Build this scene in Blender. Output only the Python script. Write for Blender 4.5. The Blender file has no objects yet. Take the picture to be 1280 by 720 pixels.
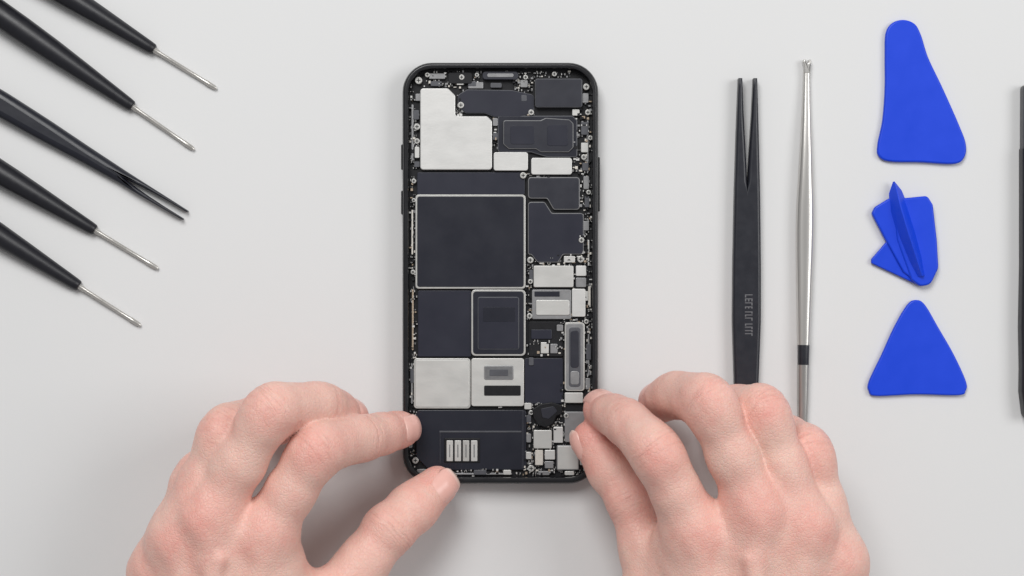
import bpy, math, random
import numpy as np
from mathutils import Vector, Matrix

S=0.00028; H=0.70
def P(px,py,z=0.0):
    k=(H-z)/H
    return ((px-640)*S*k,(360-py)*S*k,z)
scene=bpy.context.scene
col=scene.collection

# ------------------------------------------------------------ materials
def new_mat(name):
    m=bpy.data.materials.new(name); m.use_nodes=True
    return m,m.node_tree,m.node_tree.nodes['Principled BSDF']
def mat(name,base,rough=0.5,metal=0.0,var=0.08,scale=300,bump=0.0,bscale=2500,bdist=0.0001,spec=0.5,stretch=None,rvar=0.1):
    m,nt,b=new_mat(name); N=nt.nodes; L=nt.links
    tc=N.new('ShaderNodeTexCoord'); mp=N.new('ShaderNodeMapping')
    L.new(tc.outputs['Object'],mp.inputs['Vector'])
    if stretch: mp.inputs['Scale'].default_value=stretch
    n=N.new('ShaderNodeTexNoise'); n.inputs['Scale'].default_value=scale; n.inputs['Detail'].default_value=5
    L.new(mp.outputs[0],n.inputs['Vector'])
    mx=N.new('ShaderNodeMix'); mx.data_type='RGBA'
    mx.inputs[6].default_value=(*[max(0,c*(1-var)) for c in base],1)
    mx.inputs[7].default_value=(*[min(1,c*(1+var)) for c in base],1)
    L.new(n.outputs[0],mx.inputs[0]); L.new(mx.outputs[2],b.inputs['Base Color'])
    mr=N.new('ShaderNodeMapRange'); mr.inputs[3].default_value=max(0.02,rough-rvar); mr.inputs[4].default_value=rough+rvar
    L.new(n.outputs[0],mr.inputs[0]); L.new(mr.outputs[0],b.inputs['Roughness'])
    b.inputs['Metallic'].default_value=metal
    b.inputs['Specular IOR Level'].default_value=spec
    if bump>0:
        n2=N.new('ShaderNodeTexNoise'); n2.inputs['Scale'].default_value=bscale; n2.inputs['Detail'].default_value=4
        L.new(mp.outputs[0],n2.inputs['Vector'])
        bp=N.new('ShaderNodeBump'); bp.inputs['Strength'].default_value=bump; bp.inputs['Distance'].default_value=bdist
        L.new(n2.outputs[0],bp.inputs['Height']); L.new(bp.outputs[0],b.inputs['Normal'])
    return m
M={}
M['table']=mat('table_surface',(0.69,0.69,0.69),0.6,0,0.02,9,0.2,1800,0.00008,0.3)
M['black_frame']=mat('black_frame',(0.007,0.007,0.009),0.30,0,0.2,200,spec=0.5)
M['board']=mat('board_black',(0.006,0.006,0.008),0.5,0,0.5,700,0.3,3000,spec=0.3)
M['navy']=mat('battery_film',(0.011,0.012,0.021),0.34,0,0.12,120,0.1,1500,0.00004,spec=0.45)
M['navy2']=mat('flex_film',(0.0155,0.0165,0.029),0.4,0,0.1,120,0.1,1500,0.00004,spec=0.4)
M['char']=mat('charcoal_cover',(0.022,0.023,0.033),0.40,0,0.12,250,0.2,2500,0.00004,spec=0.4)
M['edge']=mat('dark_edge',(0.075,0.077,0.088),0.45,0.1,0.2,500)
M['edge2']=mat('grey_edge',(0.17,0.17,0.175),0.42,0.3,0.2,500)
M['silver']=mat('nickel_shield',(0.57,0.565,0.545),0.42,0.45,0.06,260,0.25,1800,0.00005,stretch=(.5,1,1))
M['silver2']=mat('nickel_shield_bright',(0.62,0.615,0.60),0.43,0.45,0.06,260,0.25,1800,0.00005,stretch=(.5,1,1))
M['dsilver']=mat('dull_steel',(0.26,0.26,0.265),0.4,0.4,0.15,400,0.25,2200)
M['rim']=mat('rim_metal',(0.48,0.475,0.455),0.38,0.4,0.1,500)
M['gold']=mat('gold_contact',(0.46,0.37,0.28),0.35,0.5,0.2,900)
M['cream']=mat('ceramic_cream',(0.60,0.57,0.52),0.5,0.1,0.15,1500)
M['steel']=mat('tool_steel',(0.62,0.605,0.58),0.30,0.8,0.10,300,0.3,900,0.00003,stretch=(1,.05,1),rvar=.06)
M['steel_dark']=mat('tool_steel_lower',(0.44,0.43,0.415),0.33,0.8,0.15,300,0.3,900,0.00003,stretch=(1,.05,1),rvar=.06)
M['shaft']=mat('shaft_steel',(0.58,0.56,0.53),0.28,0.7,0.06,300)
M['handle']=mat('black_handle',(0.009,0.009,0.013),0.38,0,0.15,500,0.25,3500,0.00005,spec=0.5)
M['tw_black']=mat('black_coated_steel',(0.012,0.013,0.020),0.36,0,0.15,300,0.2,3000,0.00004,spec=0.5)
M['grip']=mat('grey_metal_end',(0.10,0.10,0.105),0.4,0.4,0.15,500,0.3,1500,0.0001)
M['blue']=mat('blue_plastic',(0.004,0.052,0.65),0.42,0,0.06,160,0.25,2200,0.00005,0.35)
M['print']=mat('grey_print',(0.13,0.13,0.14),0.5,0,0.1,900)

def skin_mat():
    m,nt,b=new_mat('skin'); N=nt.nodes; L=nt.links
    tc=N.new('ShaderNodeTexCoord')
    def attr(n):
        a=N.new('ShaderNodeAttribute'); a.attribute_name=n; return a
    def noise(sc,det=4,dist=0):
        n=N.new('ShaderNodeTexNoise'); n.inputs['Scale'].default_value=sc; n.inputs['Detail'].default_value=det; n.inputs['Distortion'].default_value=dist
        L.new(tc.outputs['Object'],n.inputs['Vector']); return n
    def math_(op,a,bb):
        n=N.new('ShaderNodeMath'); n.operation=op
        for i,v in enumerate((a,bb)):
            if isinstance(v,(int,float)): n.inputs[i].default_value=v
            else: L.new(v,n.inputs[i])
        return n.outputs[0]
    red=attr('redness'); ct=attr('crease_t'); cm=attr('crease_m')
    n1=noise(75,6,0.6); n2=noise(420,5)
    f=math_('ADD',math_('MULTIPLY',red.outputs['Fac'],0.72),math_('MULTIPLY',math_('SUBTRACT',n1.outputs[0],0.25),0.8))
    f=math_('ADD',f,math_('MULTIPLY',math_('SUBTRACT',n2.outputs[0],0.5),0.5))
    cr=N.new('ShaderNodeValToRGB'); L.new(f,cr.inputs[0])
    e=cr.color_ramp.elements
    e[0].position=0.0; e[0].color=(0.80,0.55,0.465,1)
    e[1].position=1.0; e[1].color=(0.73,0.29,0.245,1)
    x=e.new(0.4); x.color=(0.78,0.455,0.385,1)
    sep=N.new('ShaderNodeSeparateXYZ'); L.new(tc.outputs['Object'],sep.inputs[0])
    cb=N.new('ShaderNodeCombineXYZ')
    L.new(math_('MULTIPLY',ct.outputs['Fac'],1.15),cb.inputs[0])
    L.new(math_('MULTIPLY',sep.outputs[0],140.0),cb.inputs[1])
    L.new(math_('MULTIPLY',sep.outputs[1],140.0),cb.inputs[2])
    nc=N.new('ShaderNodeTexNoise'); nc.inputs['Scale'].default_value=1.0; nc.inputs['Detail'].default_value=3
    L.new(cb.outputs[0],nc.inputs['Vector'])
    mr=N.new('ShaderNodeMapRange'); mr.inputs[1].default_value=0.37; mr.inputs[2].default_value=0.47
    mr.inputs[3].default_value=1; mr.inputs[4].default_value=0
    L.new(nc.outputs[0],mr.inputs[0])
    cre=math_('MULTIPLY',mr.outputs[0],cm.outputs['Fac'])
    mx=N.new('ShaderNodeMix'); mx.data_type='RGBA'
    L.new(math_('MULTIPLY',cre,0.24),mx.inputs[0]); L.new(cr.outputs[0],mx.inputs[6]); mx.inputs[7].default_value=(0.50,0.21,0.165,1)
    L.new(mx.outputs[2],b.inputs['Base Color'])
    vo=N.new('ShaderNodeTexVoronoi'); vo.inputs['Scale'].default_value=750; vo.feature='DISTANCE_TO_EDGE'
    L.new(tc.outputs['Object'],vo.inputs['Vector'])
    n3=noise(1500,3); n4=noise(150,4,0.5)
    h=math_('ADD',math_('MULTIPLY',math_('MINIMUM',vo.outputs['Distance'],0.14),2.4),math_('MULTIPLY',n3.outputs[0],0.4))
    h=math_('ADD',h,math_('MULTIPLY',n4.outputs[0],0.65))
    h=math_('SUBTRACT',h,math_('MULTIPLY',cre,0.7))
    bp=N.new('ShaderNodeBump'); bp.inputs['Strength'].default_value=0.45; bp.inputs['Distance'].default_value=0.0005
    L.new(h,bp.inputs['Height']); L.new(bp.outputs[0],b.inputs['Normal'])
    rr=N.new('ShaderNodeMapRange'); rr.inputs[3].default_value=0.38; rr.inputs[4].default_value=0.56
    L.new(n2.outputs[0],rr.inputs[0]); L.new(rr.outputs[0],b.inputs['Roughness'])
    b.inputs['Specular IOR Level'].default_value=0.42
    b.inputs['Subsurface Weight'].default_value=0.15
    b.inputs['Subsurface Radius'].default_value=(1.0,0.35,0.2)
    b.inputs['Subsurface Scale'].default_value=0.003
    return m
M['skin']=skin_mat()
def nail_mat():
    m=mat('nail',(0.78,0.45,0.39),0.3,0,0.06,300,0,spec=0.5)
    nt=m.node_tree;N=nt.nodes;L=nt.links;b=N['Principled BSDF']
    src=b.inputs['Base Color'].links[0].from_socket
    a=N.new('ShaderNodeAttribute');a.attribute_name='free_edge'
    mx=N.new('ShaderNodeMix');mx.data_type='RGBA';L.new(a.outputs['Fac'],mx.inputs[0]);L.new(src,mx.inputs[6]);mx.inputs[7].default_value=(0.80,0.60,0.53,1)
    L.new(mx.outputs[2],b.inputs['Base Color'])
    return m
M['nail']=nail_mat()

# ------------------------------------------------------------ mesh helpers
def mesh_obj(name,verts,faces,mats,loc=(0,0,0),parent=None,smooth=False,midx=None,sharp=None):
    me=bpy.data.meshes.new(name)
    v=np.array(verts,dtype=float)-np.array(loc)
    me.from_pydata(v.tolist(),[],faces)
    if not isinstance(mats,(list,tuple)): mats=[mats]
    for mm in mats: me.materials.append(mm)
    if midx is not None: me.polygons.foreach_set('material_index',midx)
    if smooth:
        me.polygons.foreach_set('use_smooth',[len(q)<=4 for q in faces])
        if sharp:
            me.set_sharp_from_angle(angle=math.radians(sharp))
            me.polygons.foreach_set('use_smooth',[len(q)<=4 for q in faces])
    me.update()
    o=bpy.data.objects.new(name,me); col.objects.link(o)
    if parent is not None:
        o.parent=parent
    else: o.location=loc
    return o
def thing(name,loc,label,category,group=None):
    o=bpy.data.objects.new(name,None); o.empty_display_size=0.01; o.location=loc; col.objects.link(o)
    o['label']=label; o['category']=category
    if group: o['group']=group
    return o
def part(t,name,verts,faces,mats,**k):
    return mesh_obj(name,verts,faces,mats,loc=tuple(t.location),parent=t,**k)

def area2(p): 
    return sum(p[i][0]*p[(i+1)%len(p)][1]-p[(i+1)%len(p)][0]*p[i][1] for i in range(len(p)))
def round_poly(pts,r,seg=5):
    n=len(pts); out=[]
    rr=r if isinstance(r,(list,tuple)) else [r]*n
    for i in range(n):
        a=Vector(pts[i-1]);b=Vector(pts[i]);c=Vector(pts[(i+1)%n]); rad=rr[i]
        u=(a-b);v=(c-b);lu=u.length;lv=v.length;u/=lu;v/=lv
        ang=math.acos(max(-1,min(1,u.dot(v))))
        if rad<=0 or ang>math.radians(176): out.append(tuple(b)); continue
        t=min(rad/math.tan(ang/2),0.48*lu,0.48*lv); rad=t*math.tan(ang/2)
        p0=b+u*t;p1=b+v*t
        ctr=b+(u+v).normalized()*(rad/math.sin(ang/2))
        a0=math.atan2(p0.y-ctr.y,p0.x-ctr.x);a1=math.atan2(p1.y-ctr.y,p1.x-ctr.x)
        d=(a1-a0+math.pi)%(2*math.pi)-math.pi
        for k in range(seg+1):
            t_=a0+d*k/seg
            out.append((ctr.x+rad*math.cos(t_),ctr.y+rad*math.sin(t_)))
    return out
def inset(loop,d):
    n=len(loop); out=[]
    dd=d if isinstance(d,list) else [d]*n
    for i in range(n):
        a=Vector(loop[i-1]);b=Vector(loop[i]);c=Vector(loop[(i+1)%n])
        e1=(b-a);e2=(c-b)
        if e1.length<1e-9: e1=e2
        if e2.length<1e-9: e2=e1
        n1=Vector((-e1.y,e1.x)).normalized();n2=Vector((-e2.y,e2.x)).normalized()
        m_=n1+n2
        if m_.length<1e-6: m_=n1
        m_.normalize(); k=min(2.0,1/max(0.3,m_.dot(n1)))
        out.append(tuple(b+m_*dd[i]*k))
    return out
def loft(rings,cap0=True,cap1=True):
    n=len(rings[0]);V=[];F=[]
    for r in rings: V+=r
    for k in range(len(rings)-1):
        for i in range(n):
            j=(i+1)%n
            F.append((k*n+i,k*n+j,(k+1)*n+j,(k+1)*n+i))
    if cap0: F.append(tuple(reversed(range(n))))
    if cap1: F.append(tuple((len(rings)-1)*n+i for i in range(n)))
    return V,F
def to_world(loop,zc):
    w=[P(x,y,zc)[:2] for x,y in loop]
    if area2(w)<0: w=w[::-1]
    o=[w[0]]
    for q in w[1:]:
        if (Vector(q)-Vector(o[-1])).length>1e-6: o.append(q)
    if (Vector(o[0])-Vector(o[-1])).length<1e-6: o.pop()
    return o
def slab(loop_px,zc,z0,z1,bev,steps=3,under=0):
    w=to_world(loop_px,zc); R=[]
    if under>0: 
        R.append([(*p,z0) for p in inset(w,under)]); R.append([(*p,z0+under) for p in w])
    else: R.append([(*p,z0) for p in w])
    for k in range(steps+1):
        a=k/steps*math.pi/2
        q=inset(w,bev*(1-math.cos(a))) if k else w
        R.append([(*p,z1-bev+bev*math.sin(a)) for p in q])
    return loft(R)
def rect(x0,y0,x1,y1): return [(x0,y0),(x1,y0),(x1,y1),(x0,y1)]
mm=0.001

# ------------------------------------------------------------ table
t_=mesh_obj('table_surface',[(-1.2,-1.0,0),(1.2,-1.0,0),(1.2,1.0,0),(-1.2,1.0,0)],[(0,1,2,3)],M['table'])
t_['kind']='structure'

# ------------------------------------------------------------ phone
ZC=7*mm
ph=thing('smartphone',P(626,340,0),'opened black smartphone with exposed circuit board and battery, lying flat','smartphone')
out=round_poly(rect(503,78,748,605),37,10)
inn=round_poly(rect(510,85,741,597),31,10)
wo=to_world(out,ZC); wi=to_world(inn,ZC)
R=[]
for d,z in ((1.2*mm,0.0),(0.35*mm,0.6*mm),(0,1.8*mm),(0,6.0*mm),(0.3*mm,7.4*mm),(0.7*mm,8.0*mm),(1.1*mm,8.1*mm)):
    R.append([(*p,z) for p in (inset(wo,d) if d else wo)])
R.append([(*p,7.9*mm) for p in wi]); R.append([(*p,7.4*mm) for p in inset(wi,0.15*mm)]); R.append([(*p,1.5*mm) for p in inset(wi,0.15*mm)])
v,f=loft(R,False,False)
part(ph,'phone_frame',v,f,M['black_frame'],smooth=True,sharp=50)
v,f=slab(inset(inn[::-1] if area2(inn)<0 else inn,0.3),ZC,0.3*mm,4.0*mm,0.05*mm,1)
part(ph,'circuit_board',v,f,M['board'])
for (x0,y0,x1,y1) in ((501,180,504,212),(501,238,504,268),(747,196,750.3,264)):
    v,f=slab(round_poly(rect(x0,y0,x1,y1),1.4,4),ZC,2.5*mm,5.6*mm,0.35*mm,2,under=0.3*mm)
    part(ph,'side_button',v,f,M['black_frame'],smooth=True,sharp=50)
cnt=[0]
def comp(name,poly,m,ztop=5.4,r=2,bev=0.18,z0=3.8):
    cnt[0]+=1
    zt=(ztop+0.012*(cnt[0]%9))*mm
    v,f=slab(round_poly(poly,r,4),ZC,z0*mm,zt,bev*mm,2)
    return part(ph,name,v,f,M[m],smooth=True,sharp=35)
def rimmed(name,poly,mr_,mi,w=2.5,ztop=5.6,r=4):
    comp(name+'_rim',poly,mr_,ztop,r)
    loop=poly if area2(poly)>0 else poly[::-1]
    comp(name,inset(loop,w),mi,ztop+0.12,max(1,r-1),0.1)
# upper
comp('metal_shield',[(525,110),(560,110),(569,119),(569,145),(609,145),(615,151),(615,212),(525,212)],'silver2',6.0,4,0.3)
rimmed('flex_cover',[(572,118),(584,111),(640,112),(668,118),(668,140),(650,146),(618,146),(606,141),(582,141),(572,134)],'edge','navy2',0.8,5.2,5)
rimmed('camera_module',rect(669,98,728,134),'edge','char',1.0,6.6,3)
comp('earpiece_speaker',rect(603,89,648,99),'char',6.0,4)
comp('earpiece_mesh',rect(609,91.5,642,96),'dsilver',6.15,2,0.05)
comp('earpiece_speaker',rect(560,90,590,104),'board',5.6,3)
comp('sensor_chip',rect(585,102,604,110),'dsilver',5.3,1)
comp('sensor_chip',rect(536,91,556,98),'dsilver',5.3,1)
rimmed('bracket_cover',[(622,144),(716,144),(722,150),(722,196),(684,196),(664,190),(622,190)],'edge','navy',1.2,5.3,3)
rimmed('camera_bracket',[(629,150),(676,150),(682,147),(712,149),(717,154),(717,184),(711,190),(676,190),(670,186),(636,186),(629,180)],'edge2','char',1.0,6.0,3)
comp('bracket_plate',rect(638,157,668,180),'navy2',6.25,3,.06)
comp('bracket_plate',rect(684,156,710,182),'navy2',6.25,3,.06)
comp('metal_shield',rect(617,190,660,213),'silver2',5.9,3)
comp('metal_shield',rect(664,197,715,218),'silver2',5.95,3)
comp('flex_cover',rect(521,215,656,243),'navy2',5.0,2)
rimmed('shield_cover',[(660,221),(725,221),(725,262),(692,262),(684,248),(660,248)],'edge2','char',1.2,5.5,4)
rimmed('shield_cover',[(660,252),(681,252),(690,266),(730,266),(730,318),(704,318),(698,328),(672,328),(664,318),(660,318)],'edge2','navy2',1.0,5.3,4)
rimmed('battery',rect(519,243,657,361),'rim','navy',2.3,5.8,4)
comp('battery_flex',rect(522,363,589,446),'navy2',5.0,2)
rimmed('processor_shield',rect(589,362,657,445),'rim','navy',2.2,5.9,5)
rimmed('processor_chip',rect(597,371,649,437),'edge','navy2',1.0,6.1,3)
comp('processor_label',rect(604,384,644,402),'navy',6.3,1,0.03)
# right column
comp('metal_shield',rect(667,332,717,359),'silver',5.8,2)
comp('metal_shield',rect(720,332,733,345),'silver2',5.5,1.5)
comp('chip',rect(720,347,733,359),'dsilver',5.3,1.5)
comp('metal_shield',rect(665,362,714,399),'dsilver',5.5,2)
comp('chip',rect(670,375,712,394),'silver',5.9,2)
comp('chip',rect(668,364,700,371),'navy',5.7,1)
comp('metal_shield',rect(715,361,732,396),'silver2',5.9,2)
comp('flex_cover',rect(661,402,704,446),'board',4.8,2)
comp('chip',rect(676,428,686,442),'silver',5.4,1)
comp('chip',rect(664,412,690,424),'navy2',5.3,1)
comp('chip',rect(688,430,697,442),'dsilver',5.2,1)
rimmed('vibration_motor',rect(706,403,731,489),'rim','dsilver',1.8,5.9,4)
comp('motor_window',rect(711,409,726,484),'edge',6.2,4)
comp('motor_window',rect(713,413,724,460),'char',6.32,4)
comp('motor_window',rect(713,464,724,481),'dsilver',6.3,3)
comp('metal_shield',rect(706,491,729,504),'silver',5.5,1.5)
comp('flex_cover',rect(656,448,704,505),'navy2',5.0,2)
# bottom
rimmed('metal_shield',rect(517,448,588,511),'rim','silver',2,5.7,4)
comp('metal_shield',rect(589,448,655,508),'silver',5.8,3)
rimmed('chip',rect(605,457,642,475),'dsilver','edge2',1.2,6.0,2.5)
comp('chip',rect(612,462,635,470),'edge',6.25,1,0.05)
comp('chip',[(605,482),(651,482),(651,495),(605,495)],'board',6.0,1.5)
comp('speaker_cover',[(520,513),(658,513),(658,588),(536,588),(520,572)],'navy',5.1,4)
comp('speaker_ridge',[(549,539),(652,539),(652,541),(549,541)],'edge',5.3,.6,0.05)
comp('speaker_ridge',[(549,541),(551,541),(551,580),(549,580)],'char',5.3,.6,0.05)
comp('speaker_ridge',[(652,514),(655,514),(655,586),(652,586)],'char',5.3,1,0.05)
comp('connector',rect(555,548,600,579),'board',5.3,1)
for i in range(4):
    x=558+i*10.2
    comp('connector_pad',rect(x,551,x+8,577),'silver' if i!=2 else 'rim',5.6,.8,0.12)
    comp('pad_slot',rect(x+3.4,556,x+4.6,572),'edge2',5.75,.3,0.03)
comp('chip',rect(667,538,690,561),'silver',5.7,2)
comp('chip',rect(669,563,679,582),'cream',5.5,1)
comp('chip',rect(681,563,694,575),'silver2',5.5,1)
comp('chip',rect(681,577,692,586),'dsilver',5.5,1)
rimmed('metal_shield',rect(696,557,724,588),'dsilver','silver',1.2,5.8,2)
comp('chip',rect(692,534,704,554),'silver2',5.5,1)
comp('metal_shield',rect(706,515,732,553),'dsilver',5.6,2)
comp('flex_tail',[(665,512),(676,505),(690,503),(704,507),(703,518),(696,520),(692,530),(682,535),(672,531),(667,523)],'board',6.2,3,.3)
comp('flex_tail',[(676,511),(692,508),(697,514),(686,524),(678,522)],'char',6.35,2,.1)
for (x0,y0,x1,y1,m_) in ((514,262,516,318,'cream'),(514.5,362,516.5,438,'gold'),(735,300,737,332,'silver'),(735.5,358,738.5,384,'cream'),
                        (514,130,516.5,200,'dsilver'),(734,150,736,215,'dsilver'),(513.5,455,515.5,505,'dsilver'),(735,410,737,470,'dsilver'),(560,592,640,594,'dsilver'),(512.5,520,515,560,'dsilver')):
    comp('side_contact',rect(x0,y0,x1,y1),m_,5.2,0.8,0.1)
for (x,y,w_,h_,m_) in ((523,121,8,9,'dsilver'),(520,143,7,12,'edge'),(521,190,6,14,'silver'),(521,205,7,7,'edge'),(732,122,8,12,'dsilver'),(731,160,9,16,'edge'),(731,184,9,12,'silver'),(732,208,8,10,'edge'),
     (733,228,7,16,'dsilver'),(734,252,6,14,'edge'),(733,282,7,12,'dsilver'),(686,323,12,7,'dsilver'),(712,324,14,8,'silver'),(664,343,5,12,'edge'),(733,370,5,12,'silver'),(700,410,8,8,'dsilver'),(664,452,6,10,'edge'),
     (736,440,6,20,'edge'),(735,480,6,14,'dsilver'),(735,503,7,10,'silver'),(590,104,10,6,'edge'),(655,104,9,9,'dsilver'),(655,122,7,8,'edge'),(575,102,9,7,'silver'),(620,106,14,6,'edge'),(545,104,14,6,'edge'),
     (619,152,6,10,'dsilver'),(619,170,6,9,'edge'),(720,140,9,8,'silver'),(527,590,12,6,'dsilver'),(600,591,16,6,'edge'),(634,591,10,6,'silver'),(680,592,14,5,'dsilver'),(712,592,12,5,'silver'),
     (660,508,9,8,'silver'),(661,524,6,9,'edge'),(661,548,6,11,'dsilver'),(661,570,7,9,'silver'),(729,560,8,10,'dsilver'),(729,578,8,8,'silver'),(517,540,6,16,'edge'),(515,470,5,18,'edge')):
    comp('board_connector',rect(x-w_/2,y-h_/2,x+w_/2,y+h_/2),m_,5.4,1.3,.12)
def disc(cx,cy,r,z0,z1,n=18):
    return slab([(cx+r*math.cos(a*2*math.pi/n),cy+r*math.sin(a*2*math.pi/n)) for a in range(n)],ZC,z0,z1,0.15*mm,2)
for (x,y,r) in ((523,100,4.5),(576,131,4),(664,140,3.6),(733,108,4),(735,140,3.6),(521,158,4),(521,176,3.5),(654,219,4),(730,196,3.5),(663,325,4),(726,324,4.2),(727,300,3.5),
                (663,352,3),(662,395,3.5),(733,402,3),(519,576,4),(550,590,3.6),(664,586,4.2),(733,547,3.6),(733,588,3.6),(664,516,3),(708,520,3.2),(516,340,3),(596,93,2.6),(577,96,3.4),(738,172,3),(517,226,3),(736,240,3),(517,250,2.6),(657,96,3),(693,92,3),(534,93,3)):
    v,f=disc(x,y,r,3.8*mm,5.9*mm)
    s=part(ph,'screw',v,f,M['rim'],smooth=True,sharp=40)
    v1,f1=slab(rect(x-r*.55,y-.5,x+r*.55,y+.5),ZC,5.85*mm,5.95*mm,0.01*mm,1)
    v2,f2=slab(rect(x-.5,y-r*.55,x+.5,y+r*.55),ZC,5.85*mm,5.962*mm,0.01*mm,1)
    n=len(v1); o=mesh_obj('screw_slot',v1+v2,f1+[tuple(i+n for i in q) for q in f2],M['board'],loc=tuple(ph.location),parent=s)
random.seed(7)
V=[];F=[];MI=[]
def box(cx,cy,w,h,zt,mi):
    v,f=slab(rect(cx-w/2,cy-h/2,cx+w/2,cy+h/2),ZC,3.85*mm,zt,0.06*mm,1)
    n=len(V); V.extend(v); F.extend([tuple(i+n for i in q) for q in f]); MI.extend([mi]*len(f))
def smd(x0,y0,x1,y1,n,big=1.0):
    for _ in range(int(n*.85)):
        w=random.uniform(1.0,3.6)*big; h=random.uniform(1.0,3.6)*big
        x=random.uniform(x0+1,x1-1);y=random.uniform(y0+1,y1-1)
        zt=random.uniform(4.4,5.6)*mm
        k=random.random()
        if k<0.3:
            box(x,y,w*1.3,h*.7,zt,3); box(x-w*.75,y,w*.35,h*.75,zt+.03*mm,0); box(x+w*.75,y,w*.35,h*.75,zt+.03*mm,0)
        else:
            box(x,y,w,h,zt,random.choices([0,1,2,3,4],[3.4,1.6,2.2,6,4.5])[0])
smd(511,104,520,590,190); smd(731,104,740,590,240); smd(535,87,715,97,90); smd(520,96,600,110,44)
smd(640,96,669,114,34); smd(569,110,580,146,26); smd(655,100,669,145,28); smd(520,586,735,596,130)
smd(615,144,626,190,24); smd(716,134,735,220,80,1.2); smd(656,212,700,222,30); smd(657,316,735,333,80,1.1)
smd(656,330,667,400,48); smd(712,330,720,400,18); smd(700,396,735,406,30); smd(660,424,704,447,40); smd(700,400,707,505,26)
smd(656,503,708,540,120,1.0); smd(658,535,698,590,70,1.1); smd(690,528,735,560,50,1.1); smd(654,560,668,592,30); smd(516,442,522,512,14); smd(536,586,570,594,16)
smd(724,215,735,330,50,1.1); smd(595,500,655,513,14); smd(512,140,524,200,30,1.3); smd(731,395,740,590,70,1.2)
o=part(ph,'surface_mount_components',V,F,[M['silver2'],M['gold'],M['cream'],M['board'],M['dsilver']],midx=MI)
o['kind']='stuff'

# ------------------------------------------------------------ lathe tools
def lathe(A,B,prof,seg=28):
    A=Vector(A);B=Vector(B);ax=(B-A).normalized(); up=Vector((0,0,1)); side=ax.cross(up).normalized(); up=side.cross(ax)
    R=[]
    for s,r in prof:
        R.append([tuple(A+ax*s+(side*math.cos(a*2*math.pi/seg)+up*math.sin(a*2*math.pi/seg))*r) for a in range(seg)])
    return loft(R)
for (hx,hy,tx,ty,tipk) in ((192,62,271,111,0),(165,133,243,187,1),(118,288,198,336,2),(98,358,176,407,3)):
    tip=Vector(P(tx,ty,0.9*mm)); d=Vector((tip.x-P(hx,hy,3*mm)[0],tip.y-P(hx,hy,3*mm)[1],0)); Ls=d.length; d.normalize()
    total=Ls+112*mm
    rear=Vector((tip.x,tip.y,0))-d*total; rear.z=5.1*mm
    sd=thing('precision_screwdriver',(rear.x+d.x*50*mm,rear.y+d.y*50*mm,0),'slim black-handled precision screwdriver with thin steel shaft','screwdriver','row of black precision tools')
    h=total-Ls
    prof=[(0,0.2*mm),(0.1*mm,2.8*mm),(1*mm,3.8*mm),(3*mm,4.2*mm),(12*mm,4.5*mm),(13*mm,4.0*mm),(15*mm,4.0*mm),(16*mm,4.7*mm),(45*mm,4.85*mm),(65*mm,4.6*mm),(78*mm,4.15*mm),(90*mm,3.45*mm),(100*mm,2.8*mm),(107*mm,2.35*mm),(110*mm,2.15*mm),(111.6*mm,1.95*mm),(112*mm,1.6*mm),(112.05*mm,0.5*mm)]
    v,f=lathe(rear,tip,prof); part(sd,'handle',v,f,M['handle'],smooth=True,sharp=45)
    v,f=lathe(rear,tip,[(h-2*mm,0.9*mm),(h+2*mm,0.9*mm),(h+2.2*mm,0.75*mm),(total-5*mm,0.72*mm),(total-4*mm,0.85*mm),(total-1*mm,0.8*mm),(total,0.45*mm)],16)
    part(sd,'shaft',v,f,M['shaft'],smooth=True,sharp=45)

# ------------------------------------------------------------ tweezers: one continuous forked blade, bevel follows the local width
def forked(T,name,A,B,prof,split,zc,th,bmax,m_,tipz=None):
    A=Vector(A);B=Vector(B);u=(B-A);L_=u.length;u/=L_;n=Vector((-u.y,u.x))
    def at(s):
        for (a,b,c),(d,e,f_) in zip(prof,prof[1:]):
            if a<=s<=d:
                t=(s-a)/(d-a); return b+(e-b)*t, c+(f_-c)*t
        return prof[-1][1:]
    so=[i/44 for i in range(45)]; si=[split+(1-split)*i/14 for i in range(15)]
    pts=[];bw=[];zz=[]
    def add(s,off,wd):
        pts.append(tuple(A+u*(s*L_)+n*off)); bw.append(min(bmax,0.46*wd*S)); zz.append(th if tipz is None else th+(tipz-th)*max(0,(s-.4)/.6))
    def lw(s):
        w,g=at(s); 
        if s<=split: return 2*w*.9
        k=min(1,(s-split)/.05)
        return (2*w*.9)*(1-k)+(w-g)*k
    for s in so: add(s,at(s)[0],lw(s))
    for s in si[::-1]:
        if s>split+1e-6: add(s,at(s)[1],(at(s)[0]-at(s)[1]))
    add(split,0,at(split)[0])
    for s in si:
        if s>split+1e-6: add(s,-at(s)[1],(at(s)[0]-at(s)[1]))
    for s in so[::-1]: add(s,-at(s)[0],lw(s))
    w=[P(x,y,zc)[:2] for x,y in pts]
    if area2(w)<0: w=w[::-1];bw=bw[::-1];zz=zz[::-1]
    R=[[(*p,0.1*mm) for p in inset(w,[b*.5 for b in bw])],[(*p,0.1*mm+b*.5) for p,b in zip(w,bw)]]
    for k in range(6):
        a=k/5*math.pi/2
        q=inset(w,[b*(1-math.cos(a)) for b in bw]) if k else w
        R.append([(*p,z-b+b*math.sin(a)) for p,b,z in zip(q,bw,zz)])
    v,f=loft(R); part(T,name,v,f,m_,smooth=True,sharp=50)
TB=thing('black_tweezers',P(934,330,0),'black coated straight tweezers with open pointed tips, lying by the phone','tweezers')
forked(TB,'arms',(932.5,562),(934.5,98),[(0,10,0),(.05,13,0),(.2,15.5,0),(.35,17.8,0),(.5,17.5,0),(.6,16.8,0),(.70,16,.0),(.76,15.2,1.2),(.83,14.4,3),(.91,13.2,5.2),(1,11.6,7.0)],.70,3*mm,4.6*mm,1.1*mm,M['tw_black'])
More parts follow.
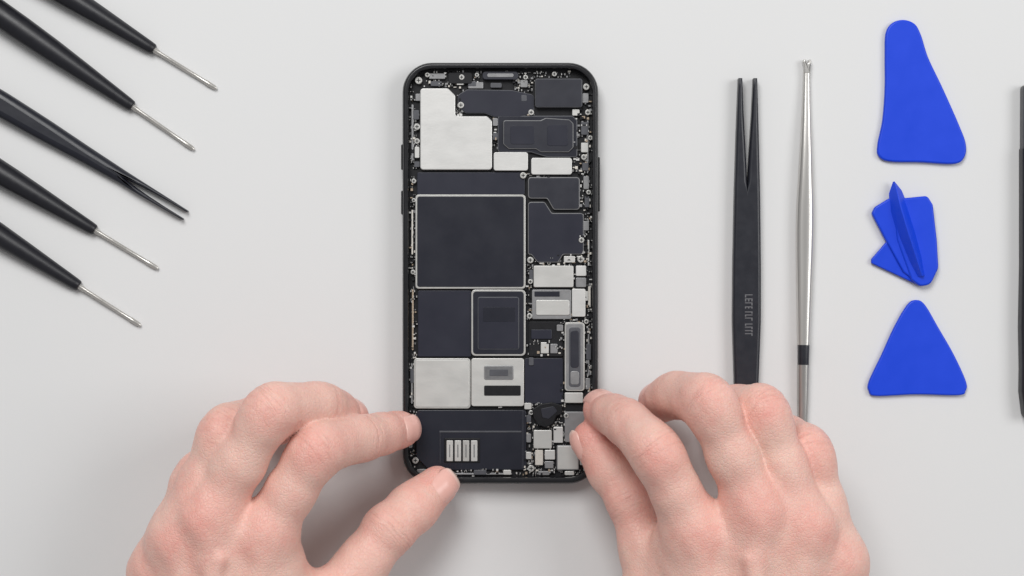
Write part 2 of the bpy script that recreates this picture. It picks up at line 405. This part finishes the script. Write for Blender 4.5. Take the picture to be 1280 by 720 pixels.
v,f=slab(round_poly([(923,545),(942,545),(943,566),(922,566)],4,4),3*mm,.05*mm,4.9*mm,.6*mm,3,under=.3*mm)
part(TB,'joined_end',v,f,M['tw_black'],smooth=True,sharp=40)
V=[];F=[]
def addrect(x0,y0,x1,y1,z=4.63*mm):
    n=len(V)
    for x,y in rect(x0,y0,x1,y1): V.append((*P(x,y,3*mm)[:2],z))
    F.append((n+3,n+2,n+1,n))
yy=368; random.seed(5)
while yy<420:
    w_=random.choice((2.6,3.2,3.8)); k=random.randrange(3)
    addrect(930.5,yy,940,yy+1.1)
    if k: addrect(930.5,yy+1.1,932,yy+w_)
    if k!=1: addrect(938.5,yy+1.1,940,yy+w_)
    if k==2: addrect(934.5,yy+1.1,936,yy+w_)
    yy+=w_+1.2
    if random.random()<.12: yy+=2.5
part(TB,'printed_marking',V,F,M['print'])
TL=thing('black_tweezers',P(100,190,0),'solid black tweezers forking near the end into two fine tips','tweezers','row of black precision tools')
forked(TL,'arms',(-160,33),(231,269),[(0,9,0),(.1,12,0),(.25,15.5,0),(.42,16,0),(.55,14.2,0),(.68,11.3,0),(.80,9,0),(.835,8.5,1.6),(.88,8.0,3.2),(.94,7.4,4.2),(1,6.6,4.6)],.80,3*mm,5.8*mm,2.6*mm,M['tw_black'],tipz=2.6*mm)
v,f=slab(round_poly([(-168,18),(-150,28),(-158,52),(-176,42)],5,4),3*mm,.05*mm,5.2*mm,1.2*mm,3,under=.3*mm)
part(TL,'joined_end',v,f,M['tw_black'],smooth=True,sharp=40)
TS=thing('steel_tweezers',P(1007,300,0),'slim satin steel tweezers with short black mark near the hand','tweezers')
pf=[(0,5.5),(.03,6.2),(.1,7),(.24,7.8),(.36,9.4),(.5,11.2),(.56,11.4),(.62,11),(.7,9.2),(.8,7),(.88,5.4),(.95,4.5),(.972,4.3)]
A_=Vector(P(1003,545,2.4*mm)); B_=Vector(P(1009,76,2.4*mm)); L_=(B_-A_).length; uu=(B_-A_)/L_; nn=uu.cross(Vector((0,0,1)))
def ring(s,wd,ex=0):
    r_=wd*S; hh=min(2.3*mm,r_*1.05); c_=A_+uu*(s*L_); c_=Vector((c_.x,c_.y,hh+.02*mm)); r_+=ex*S; hh+=ex*S*.3
    return [tuple(c_+nn*(math.copysign(abs(math.cos(a))**.62,math.cos(a))*r_)+Vector((0,0,1))*(math.copysign(abs(math.sin(a))**1.0,math.sin(a))*hh)) for a in [i*2*math.pi/32 for i in range(32)]]
def wat(s):
    for (a,b),(c,d) in zip(pf,pf[1:]):
        if a<=s<=c: return b+(d-b)*(s-a)/(c-a)
up_=[(.243,wat(.243))]+[q for q in pf if q[0]>.25]; lo_=[q for q in pf if q[0]<.18]+[(.19,wat(.19))]
v,f=loft([ring(*q) for q in up_]); part(TS,'body',v,f,M['steel'],smooth=True,sharp=60)
v,f=loft([ring(*q) for q in lo_]); part(TS,'lower_body',v,f,M['steel_dark'],smooth=True,sharp=60)
v,f=loft([ring(s,wat(s),ex) for s,ex in ((.187,-.7),(.19,-.5),(.243,-.5),(.246,-.7))]); part(TS,'black_band',v,f,M['tw_black'],smooth=True,sharp=60)
v,f=slab(round_poly([(1004.5,92),(1005,84),(1003.5,77),(1005,74),(1007.6,75),(1008,79),(1010.2,79),(1010.6,75),(1013,74),(1014.5,77),(1013,84),(1013,92)],1,3),2*mm,.05*mm,2.6*mm,.4*mm,3,under=.2*mm)
part(TS,'notched_tip',v,f,M['steel'],smooth=True,sharp=60)

# ------------------------------------------------------------ blue tools
def catmull(pts,n=8):
    o=[];N_=len(pts)
    for i in range(N_):
        p0,p1,p2,p3=[np.array(pts[(i+j-1)%N_],float) for j in range(4)]
        for k in range(n):
            t=k/n; o.append(tuple(0.5*((2*p1)+(-p0+p2)*t+(2*p0-5*p1+4*p2-p3)*t*t+(-p0+3*p1-3*p2+p3)*t**3)))
    return o
BA=thing('opening_pick',P(1150,120,0),'blue plastic long teardrop opening pick with rounded narrow end','opening pick','blue plastic opening tools')
loopA=catmull([(1129,25),(1143,30),(1151,44),(1160,72),(1178,110),(1198,155),(1207,180),(1205,197),(1192,205),(1150,203),(1112,202),(1098,195),(1097,180),(1103,150),(1106,110),(1106,70),(1107,42),(1115,29)])
v,f=slab(loopA,1*mm,0.05*mm,1.9*mm,0.7*mm,4,under=.3*mm); part(BA,'pick_blade',v,f,M['blue'],smooth=True,sharp=60)
BC=thing('opening_pick',P(1146,440,0),'blue plastic triangular opening pick with rounded corners','opening pick','blue plastic opening tools')
loopC=catmull([(1145,375),(1156,381),(1172,408),(1192,443),(1207,476),(1207,488),(1198,494),(1146,493),(1095,495),(1086,489),(1086,477),(1102,443),(1118,408),(1134,381)])
v,f=slab(loopC,1*mm,0.05*mm,1.8*mm,0.6*mm,4,under=.3*mm)
part(BC,'pick_blade',v,f,M['blue'],smooth=True,sharp=60)
BB=thing('pry_tool',P(1132,295,0),'blue plastic fanned pry tool with pointed ribbed blades','pry tool','blue plastic opening tools')
v,f=slab(round_poly([(1128,248),(1158,245),(1165,256),(1170,300),(1172,335),(1162,356),(1149,358),(1138,350),(1120,300),(1116,262)],[3,6,8,0,13,11,9,4,0,3],5),1*mm,0.6*mm,3.0*mm,0.7*mm,3,under=.2*mm)
part(BB,'blade',v,f,M['blue'],smooth=True,sharp=50)
v,f=slab(round_poly([(1093,259),(1114,246),(1128,300),(1146,354),(1128,340),(1104,296),(1089,267)],[4,4,0,3,0,0,4],5),1*mm,0.35*mm,2.5*mm,0.6*mm,3,under=.2*mm)
part(BB,'blade',v,f,M['blue'],smooth=True,sharp=50)
v,f=slab(round_poly([(1108,302),(1126,314),(1150,340),(1150,357),(1138,352),(1089,329),(1089,324)],[1.5,0,4,6,4,1.5,1.5],5),1*mm,0.05*mm,1.7*mm,0.4*mm,3,under=.2*mm)
part(BB,'blade',v,f,M['blue'],smooth=True,sharp=50)
ctrl=[(1117,227,1),(1119,240,8),(1124,262,11.5),(1133,292,12),(1143,322,10),(1151,345,6)]
V=[];F=[]
for i,(x,y,w) in enumerate(ctrl):
    hz=(3.1+0.26*w)*mm
    V+= [(*P(x-w,y+w*.25,2*mm)[:2],2.2*mm),(*P(x-w*.06,y,2*mm)[:2],hz),(*P(x+w*.06,y,2*mm)[:2],hz),(*P(x+w,y-w*.25,2*mm)[:2],2.2*mm)]
for i in range(len(ctrl)-1):
    a=i*4;b=a+4
    for k in range(3): F.append((a+k,b+k,b+k+1,a+k+1))
    F.append((a+3,b+3,b,a))
F.append((0,1,2,3)); F.append((len(V)-1,len(V)-2,len(V)-3,len(V)-4))
part(BB,'pointed_rib',V,F,M['blue'],smooth=True,sharp=30)

# ------------------------------------------------------------ tool at frame edge
BR=thing('anti_static_brush',P(1292,320,0),'black plastic tool with grey metal end, beside the blue picks','cleaning tool')
v,f=slab(round_poly([(1276,185),(1307,185),(1307,400),(1303,522),(1279,522),(1275,489),(1275.5,459),(1274.5,409),(1276,330),(1276,200)],[2,2,0,0,6,6,0,0,0,0],4),3*mm,0.05*mm,6*mm,1.2*mm,3,under=.4*mm)
part(BR,'handle',v,f,M['handle'],smooth=True,sharp=40)
v,f=slab(round_poly([(1277.5,106),(1303,106),(1305,187),(1277,187)],[5,5,1,1],4),3*mm,.1*mm,5.2*mm,1*mm,3,under=.4*mm)
part(BR,'grey_end',v,f,M['grip'],smooth=True,sharp=40)

# ------------------------------------------------------------ hands
def smin(a,b,k):
    h=np.maximum(k-np.abs(a-b),0.0)
    return np.minimum(a,b)-h*h/(4*k)
class Grid:
    def __init__(s,lo,hi,h):
        s.lo=np.array(lo,np.float32);s.h=h
        s.n=np.ceil((np.array(hi)-np.array(lo))/h).astype(int)+1
        s.ax=[s.lo[i]+h*np.arange(s.n[i],dtype=np.float32) for i in range(3)]
    def new(s): return np.full(tuple(s.n),30.0,np.float32)
    def cone(s,D,a,b,ra,rb,k):
        a=np.array(a,np.float32);b=np.array(b,np.float32)
        pad=max(ra,rb)*1.1+k+3.0
        lo=np.minimum(a,b)-pad;hi=np.maximum(a,b)+pad
        i0=np.clip(np.floor((lo-s.lo)/s.h).astype(int),0,s.n);i1=np.clip(np.ceil((hi-s.lo)/s.h).astype(int)+1,0,s.n)
        if (i1<=i0).any(): return
        X=s.ax[0][i0[0]:i1[0],None,None]-a[0];Y=s.ax[1][None,i0[1]:i1[1],None]-a[1];Z=s.ax[2][None,None,i0[2]:i1[2]]-a[2]
        d=b-a;dd=max(float(d@d),1e-6)
        t=np.clip((X*d[0]+Y*d[1]+Z*d[2])/dd,0,1)
        q=np.sqrt((X-t*d[0])**2+(Y-t*d[1])**2+(Z-t*d[2])**2)-(ra+(rb-ra)*t)
        sl=(slice(i0[0],i1[0]),slice(i0[1],i1[1]),slice(i0[2],i1[2]))
        D[sl]=smin(D[sl],q,k)
def surface_nets(D,lo,h):
    ins=D<0
    c=np.zeros(tuple(np.array(D.shape)-1),np.int8)
    for dx in (0,1):
        for dy in (0,1):
            for dz in (0,1):
                c+=ins[dx:D.shape[0]-1+dx,dy:D.shape[1]-1+dy,dz:D.shape[2]-1+dz]
    act=(c>0)&(c<8); idx=np.argwhere(act); N_=len(idx)
    vid=np.full(act.shape,-1,np.int64); vid[act]=np.arange(N_)
    cor=[(x,y,z) for x in (0,1) for y in (0,1) for z in (0,1)]
    val={q:D[idx[:,0]+q[0],idx[:,1]+q[1],idx[:,2]+q[2]] for q in cor}
    acc=np.zeros((N_,3));ct=np.zeros(N_)
    for q in cor:
        for ax in range(3):
            if q[ax]==0:
                r=list(q);r[ax]=1;r=tuple(r)
                a=val[q];b=val[r];m_=(a<0)!=(b<0)
                t=np.where(m_,a/np.where(m_,a-b,1),0)
                p=np.tile(np.array(q,float),(N_,1));p[:,ax]+=t
                acc[m_]+=p[m_];ct+=m_
    V=(idx+acc/ct[:,None])*h+lo
    F=[]
    for ax in range(3):
        o1,o2=[(1,2),(2,0),(0,1)][ax]
        s0=[slice(None)]*3;s1=[slice(None)]*3;s0[ax]=slice(0,-1);s1[ax]=slice(1,None)
        a=ins[tuple(s0)];b=ins[tuple(s1)]
        e=np.argwhere(a!=b)
        e=e[(e[:,o1]>0)&(e[:,o2]>0)&(e[:,o1]<D.shape[o1]-1)&(e[:,o2]<D.shape[o2]-1)]
        flip=a[e[:,0],e[:,1],e[:,2]]
        def g(d1,d2):
            q=e.copy();q[:,o1]-=d1;q[:,o2]-=d2
            return vid[q[:,0],q[:,1],q[:,2]]
        Q=np.stack([g(1,1),g(0,1),g(0,0),g(1,0)],1)
        Q[~flip]=Q[~flip][:,::-1]
        F.append(Q)
    return V,np.concatenate(F)
def lap(V,F,it,lam):
    E=np.concatenate([F[:,[0,1]],F[:,[1,2]],F[:,[2,3]],F[:,[3,0]]])
    for _ in range(it):
        s=np.zeros_like(V)
        for j in range(3): s[:,j]=np.bincount(E[:,0],V[E[:,1],j],len(V))+np.bincount(E[:,1],V[E[:,0],j],len(V))
        n=np.bincount(E[:,0],minlength=len(V))+np.bincount(E[:,1],minlength=len(V))
        V=V+lam*(s/n[:,None]-V)
    return V
def vnormals(V,F):
    fn=np.cross(V[F[:,2]]-V[F[:,0]],V[F[:,3]]-V[F[:,1]])
    N_=np.zeros_like(V)
    for c in range(4):
        for j in range(3): N_[:,j]+=np.bincount(F[:,c],fn[:,j],len(V))
    return N_/(np.linalg.norm(N_,axis=1)[:,None]+1e-9)
def nrm(v): v=np.array(v,float); return v/np.linalg.norm(v)
def W(p): return np.array(P(p[0],p[1],p[2]*mm))*1000.0

def build_hand(spec,label):
    fingers={k:[W(p) for p in v] for k,v in spec['fingers'].items()}
    thumb=[W(p) for p in spec['thumb']]
    wr=W(spec['wrist']); arm=W(spec['arm']); side=spec['side']
    allp=np.array([p for v in fingers.values() for p in v]+thumb+[wr,arm])
    lo=allp.min(0)-30; hi=allp.max(0)+24; lo[1]=arm[1]-2; lo[2]=-1
    h=0.65
    G=Grid(lo,hi,h)
    R={'index':(8.9,7.85,7.1,6.2),'middle':(9.1,7.95,7.2,6.2),'ring':(8.7,7.55,6.8,5.8),'pinky':(8.0,6.8,6.0,5.1)}
    fl=None; joints=[]; nails=[]
    for name,(a,b,c,d) in fingers.items():
        ra,rb,rc,rd=R[name]
        D=G.new()
        up_b=nrm(-(nrm(a-b)+nrm(c-b))); up_c=nrm(-(nrm(b-c)+nrm(d-c)))
        pb=b+nrm(a-b)*4.2-up_b*0.3; qb=b+nrm(c-b)*4.2-up_b*0.3
        pc=c+nrm(b-c)*2.8; qc=c+nrm(d-c)*2.8
        m1=(a+b)/2-up_b*0.3; m2=(b+c)/2-(up_b+up_c)*0.15
        G.cone(D,a,m1,ra,rb*.99,4.5); G.cone(D,m1,pb,rb*.99,rb,4.5)
        G.cone(D,pb,qb,rb,rb*.985,4.5)
        G.cone(D,qb,m2,rb*0.985,rc*1.02,3.5); G.cone(D,m2,pc,rc*1.02,rc,3.5); G.cone(D,pc,qc,rc,rc*.98,3.5)
        G.cone(D,qc,(c+d)/2,rc*0.98,rd*1.07,3.5)
        G.cone(D,(c+d)/2,d,rd*1.07,rd,3.5)
        G.cone(D,b+up_b*0.5,b+up_b*0.5,rb*.93,rb*.93,3.5)
        G.cone(D,d-up_c*1.3+nrm(c-d)*2,d-up_c*1.1,rd*.95,rd*.86,3)
        fl=D if fl is None else np.minimum(fl,D)
        ax1=nrm(nrm(b-a)+nrm(c-b)); ax2=nrm(nrm(c-b)+nrm(d-c))
        joints+= [(b,ax1,up_b,rb,4.6,0.85),(c,ax2,up_c,rc,3.1,0.8)]
        nails.append((name,c,d,up_c,rc,rd))
    D=G.new(); a,b,c,d=thumb; tr=spec['thumb_r']
    upt=nrm(spec['thumb_up'])
    G.cone(D,a,b,14,10.0,6); G.cone(D,b,(b+c)/2,9.8,tr*.97,5); G.cone(D,(b+c)/2,c,tr*.97,tr,5)
    e=(c+d)/2
    G.cone(D,c,e,tr*.98,tr*.96,3.5); G.cone(D,e,d,tr*.96,tr*.78,3.5); G.cone(D,e-upt*1.3,d-upt*1.2,tr*.9,tr*.68,3)
    axt=nrm(nrm(c-b)+nrm(d-c)); upp=nrm(upt-axt*(upt@axt))
    G.cone(D,c+upp*.5,c+upp*.5,tr*.93,tr*.93,3)
    joints.append((c,axt,upp,tr*1.03,4.6,0.9))
    nails.append(('thumb',c,d,upt,tr*.98,tr*.78))
    TH=D
    PM=G.new()
    names=['index','middle','ring','pinky']
    wo_=[7,2.5,-3,-8]
    up=np.array([0,0,1.0])
    ww=[wr+np.array([side*o*1.6,0,0]) for o in wo_]
    wrad=[13,13,13,12]
    for i,nme in enumerate(names):
        a=fingers[nme][0]; rr=R[nme][0]
        G.cone(PM,ww[i],a-up*1.3,wrad[i],rr*1.0,8.5)
        G.cone(PM,ww[i]-up*5,a-up*6+(ww[i]-a)*.12,wrad[i],rr*.95,10)
        if i<3:
            b2=fingers[names[i+1]][0]
            G.cone(PM,a-up*2.5+(ww[i]-a)*.10,b2-up*2.5+(ww[i+1]-b2)*.10,8.4,8.1,8)
    G.cone(PM,ww[0]-up*5,thumb[0],14,13,10)
    G.cone(PM,thumb[0],thumb[1],13,9.4,9)
    ia=fingers['index'][0]
    G.cone(PM,thumb[0]*.55+thumb[1]*.45,ww[0]*.35+ia*.65-up*4,9,9,12)
    wb=spec.get('web',.8)
    G.cone(PM,thumb[0]*(1-wb)+thumb[1]*wb,ww[0]*.15+ia*.85-up*6,6.0,6.5,12)
    if wb>.9:
        ip=fingers['index'][1]
        G.cone(PM,thumb[1]*.75+thumb[2]*.25,ia*.8+ip*.2-up*7,5.5,6.0,9)
    G.cone(PM,wr+np.array([side*7,0,0]),arm+np.array([side*9,0,0]),17,24,9)
    G.cone(PM,wr+np.array([-side*9,0,-1]),arm+np.array([-side*9,0,-2]),15.5,24,9)
    for i,nme in enumerate(names):
        a=fingers[nme][0]; rr=R[nme][0]
        G.cone(PM,ww[i]*.6+a*.4+up*(rr*.4*.9+wrad[i]*.6*.93),a+up*(rr*.84),1.4,2.2,4.2)
        G.cone(PM,a+up*1.6,a+up*1.6,rr*.91,rr*.91,6)
    for (p,q,r_) in spec['veins']:
        p=W(p);q=W(q); G.cone(PM,p,q,r_,r_,3)
    A=smin(PM,fl,5.8)
    A=smin(A,TH,2.2)
    A[:,0,:]=5
    V,F=surface_nets(A,G.lo,h)
    V=lap(V,F,6,0.5)
    red=np.zeros(len(V))
    def bump(c,s,w):
        nonlocal red
        red=np.maximum(red,w*np.exp(-((V-c)**2).sum(1)/(2*s*s)))
    for nme in names:
        a,b,c,d=fingers[nme]
        bump(a+up*9,7.5,0.58); bump(b+up*6,7,0.48); bump(c,6.5,0.42); bump(d,9.5,0.75)
        bump((b+c)/2-up*6,8,.4)
    bump(thumb[3],10,0.68+spec.get('tred',0)); bump(thumb[2],9,0.42+spec.get('tred',0)); bump(thumb[1]+up*6,10,0.3)
    ctt=np.zeros(len(V));cmm=np.zeros(len(V))
    for (c,ax,u_,r_,wd,st) in joints:
        q=V-c;t=q@ax;rad=q-np.outer(t,ax);rl=np.linalg.norm(rad,axis=1)+1e-6
        ds=(rad@u_)/rl
        m_=st*np.exp(-(t/wd)**2)*np.clip((ds+0.15)/0.5,0,1)*(rl<r_*1.5)*(np.linalg.norm(q,axis=1)<r_*1.9)
        s_=m_>cmm; ctt[s_]=t[s_];cmm[s_]=m_[s_]
    Nn=vnormals(V,F)
    wob=0.9*np.sin(V[:,0]*.55+V[:,1]*.4)+0.6*np.sin(V[:,1]*.9-V[:,2]*.7)
    fold=np.sin((ctt+wob*.5)*2*math.pi/2.9)
    soft=(np.sin(V[:,0]*.31+1.3*np.sin(V[:,1]*.17))*np.sin(V[:,1]*.27+V[:,2]*.2)+.6*np.sin(V[:,0]*.62+V[:,1]*.53+V[:,2]*.4))
    V=V+Nn*(np.where(fold<0,fold*.09,fold*.04)*cmm+soft*.09)[:,None]
    loc=np.array([wr[0],wr[1],0])/1000
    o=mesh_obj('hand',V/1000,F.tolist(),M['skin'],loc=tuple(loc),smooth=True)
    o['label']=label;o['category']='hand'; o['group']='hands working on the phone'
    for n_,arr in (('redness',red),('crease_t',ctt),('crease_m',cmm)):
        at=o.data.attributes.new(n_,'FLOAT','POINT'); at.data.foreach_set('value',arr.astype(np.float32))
    for (nme,c,d,u_,rc,rd) in nails:
        ax=nrm(d-c); u2=nrm(u_-ax*(u_@ax)); sd_=np.cross(ax,u2)
        Lb=np.linalg.norm(d-c)
        s0=Lb-rd*0.9; s1=Lb+rd*0.88
        nv,nu=18,14; VV=[]; FE=[]
        for i in range(nv+1):
            v_=i/nv; s=s0+(s1-s0)*v_
            wprof=(1-max(0,(0.35-v_)/0.35)**2.2)**.5 if v_<0.35 else 1.0
            if v_>0.72: wprof*= (1-((v_-0.72)/0.28)**2*0.48)
            wprof=max(wprof,0.12)
            rr=rc+(rd-rc)*min(1,s/Lb)
            drop=max(0,s-Lb)**2/(rd*2.4)
            for j in range(nu+1):
                th=(j/nu*2-1)*math.radians(50)*wprof
                edge=abs(th)/math.radians(50)
                rad=rr*1.02+0.34-0.7*edge**3-(0.5*(1-v_*4) if v_<.25 else 0)
                p=c+ax*s+u2*(math.cos(th)*rad-drop)+sd_*math.sin(th)*rad*1.0
                VV.append(p/1000); FE.append(max(0,min(1,(v_-.86)/.08)) if v_>.2 else 0.35*(1-v_/.2))
        FF=[(i*(nu+1)+j,i*(nu+1)+j+1,(i+1)*(nu+1)+j+1,(i+1)*(nu+1)+j) for i in range(nv) for j in range(nu)]
        no=mesh_obj('fingernail',VV,FF,M['nail'],loc=tuple(loc),parent=o,smooth=True)
        at=no.data.attributes.new('free_edge','FLOAT','POINT'); at.data.foreach_set('value',np.array(FE,np.float32))
        sm=no.modifiers.new('s','SOLIDIFY'); sm.thickness=0.0004; sm.offset=0
    return o
build_hand(dict(side=1,
 fingers={'index':[(330,668,46),(396,560,51),(452,548,33),(501,537,14)],
          'middle':[(260,646,49),(338,511,56),(402,506,38),(436,522,19)],
          'ring':[(224,674,45),(282,536,48),(322,522,28),(350,532,9)],
          'pinky':[(198,714,38),(246,594,40),(280,570,21),(300,562,7)]},
 thumb=[(350,880,28),(420,748,30),(486,662,25),(547,608,15.2)],thumb_up=(0.3,-0.1,1),thumb_r=8.4,
 wrist=(282,935,40),arm=(258,1160,46),
 veins=[((275,700,57.5),(240,800,54.5),1.5),((240,800,54.5),(250,880,52.5),1.5),((305,740,55.5),(300,820,53.5),1.3)]),
 'bare hand with bent fingers steadying lower edge of opened phone')
build_hand(dict(side=-1,web=.95,tred=.2,
 fingers={'index':[(870,666,46),(820,563,53),(784,528,37),(752,511,18)],
          'middle':[(946,638,49),(886,500,56),(846,493,36),(822,503,18)],
          'ring':[(1006,658,46),(954,511,50),(920,508,29),(893,520,10)],
          'pinky':[(1048,700,39),(1012,560,42),(984,542,23),(962,548,7)]},
 thumb=[(885,880,28),(820,748,30),(790,626,24),(737,550,15.5)],thumb_up=(-1,-0.4,0.25),thumb_r=7.8,
 wrist=(940,935,40),arm=(965,1160,46),
 veins=[((936,700,57.5),(970,800,54.5),1.5),((905,740,55.5),(915,820,53.5),1.3)]),
 'bare hand pinching thumb and forefinger over small phone connector')

# ------------------------------------------------------------ light, world, camera
w=bpy.data.worlds.new('World'); scene.world=w; w.use_nodes=True
bg=w.node_tree.nodes['Background']; bg.inputs[0].default_value=(0.98,0.99,1,1); bg.inputs[1].default_value=0.275
def area(loc,target,size,power,colr):
    l=bpy.data.lights.new('softbox','AREA'); l.shape='SQUARE'; l.size=size; l.energy=power; l.color=colr
    o=bpy.data.objects.new('softbox_lamp',l); col.objects.link(o); o.location=loc
    o.rotation_euler=(Vector(target)-Vector(loc)).to_track_quat('-Z','Y').to_euler()
area((-0.25,0.8,1.15),(0,0,0),0.68,14.4,(1,0.998,0.99))
area((1.0,0.25,1.0),(0.05,0,0),0.65,6.8,(1,0.998,0.995))
cam=bpy.data.cameras.new('Camera'); cam.sensor_width=36; cam.lens=36*H/(1280*S); cam.clip_start=0.01; cam.clip_end=20
co=bpy.data.objects.new('Camera',cam); col.objects.link(co); co.location=(0,0,H); scene.camera=co
scene.view_settings.view_transform='Standard'; scene.view_settings.look='None'; scene.view_settings.exposure=0
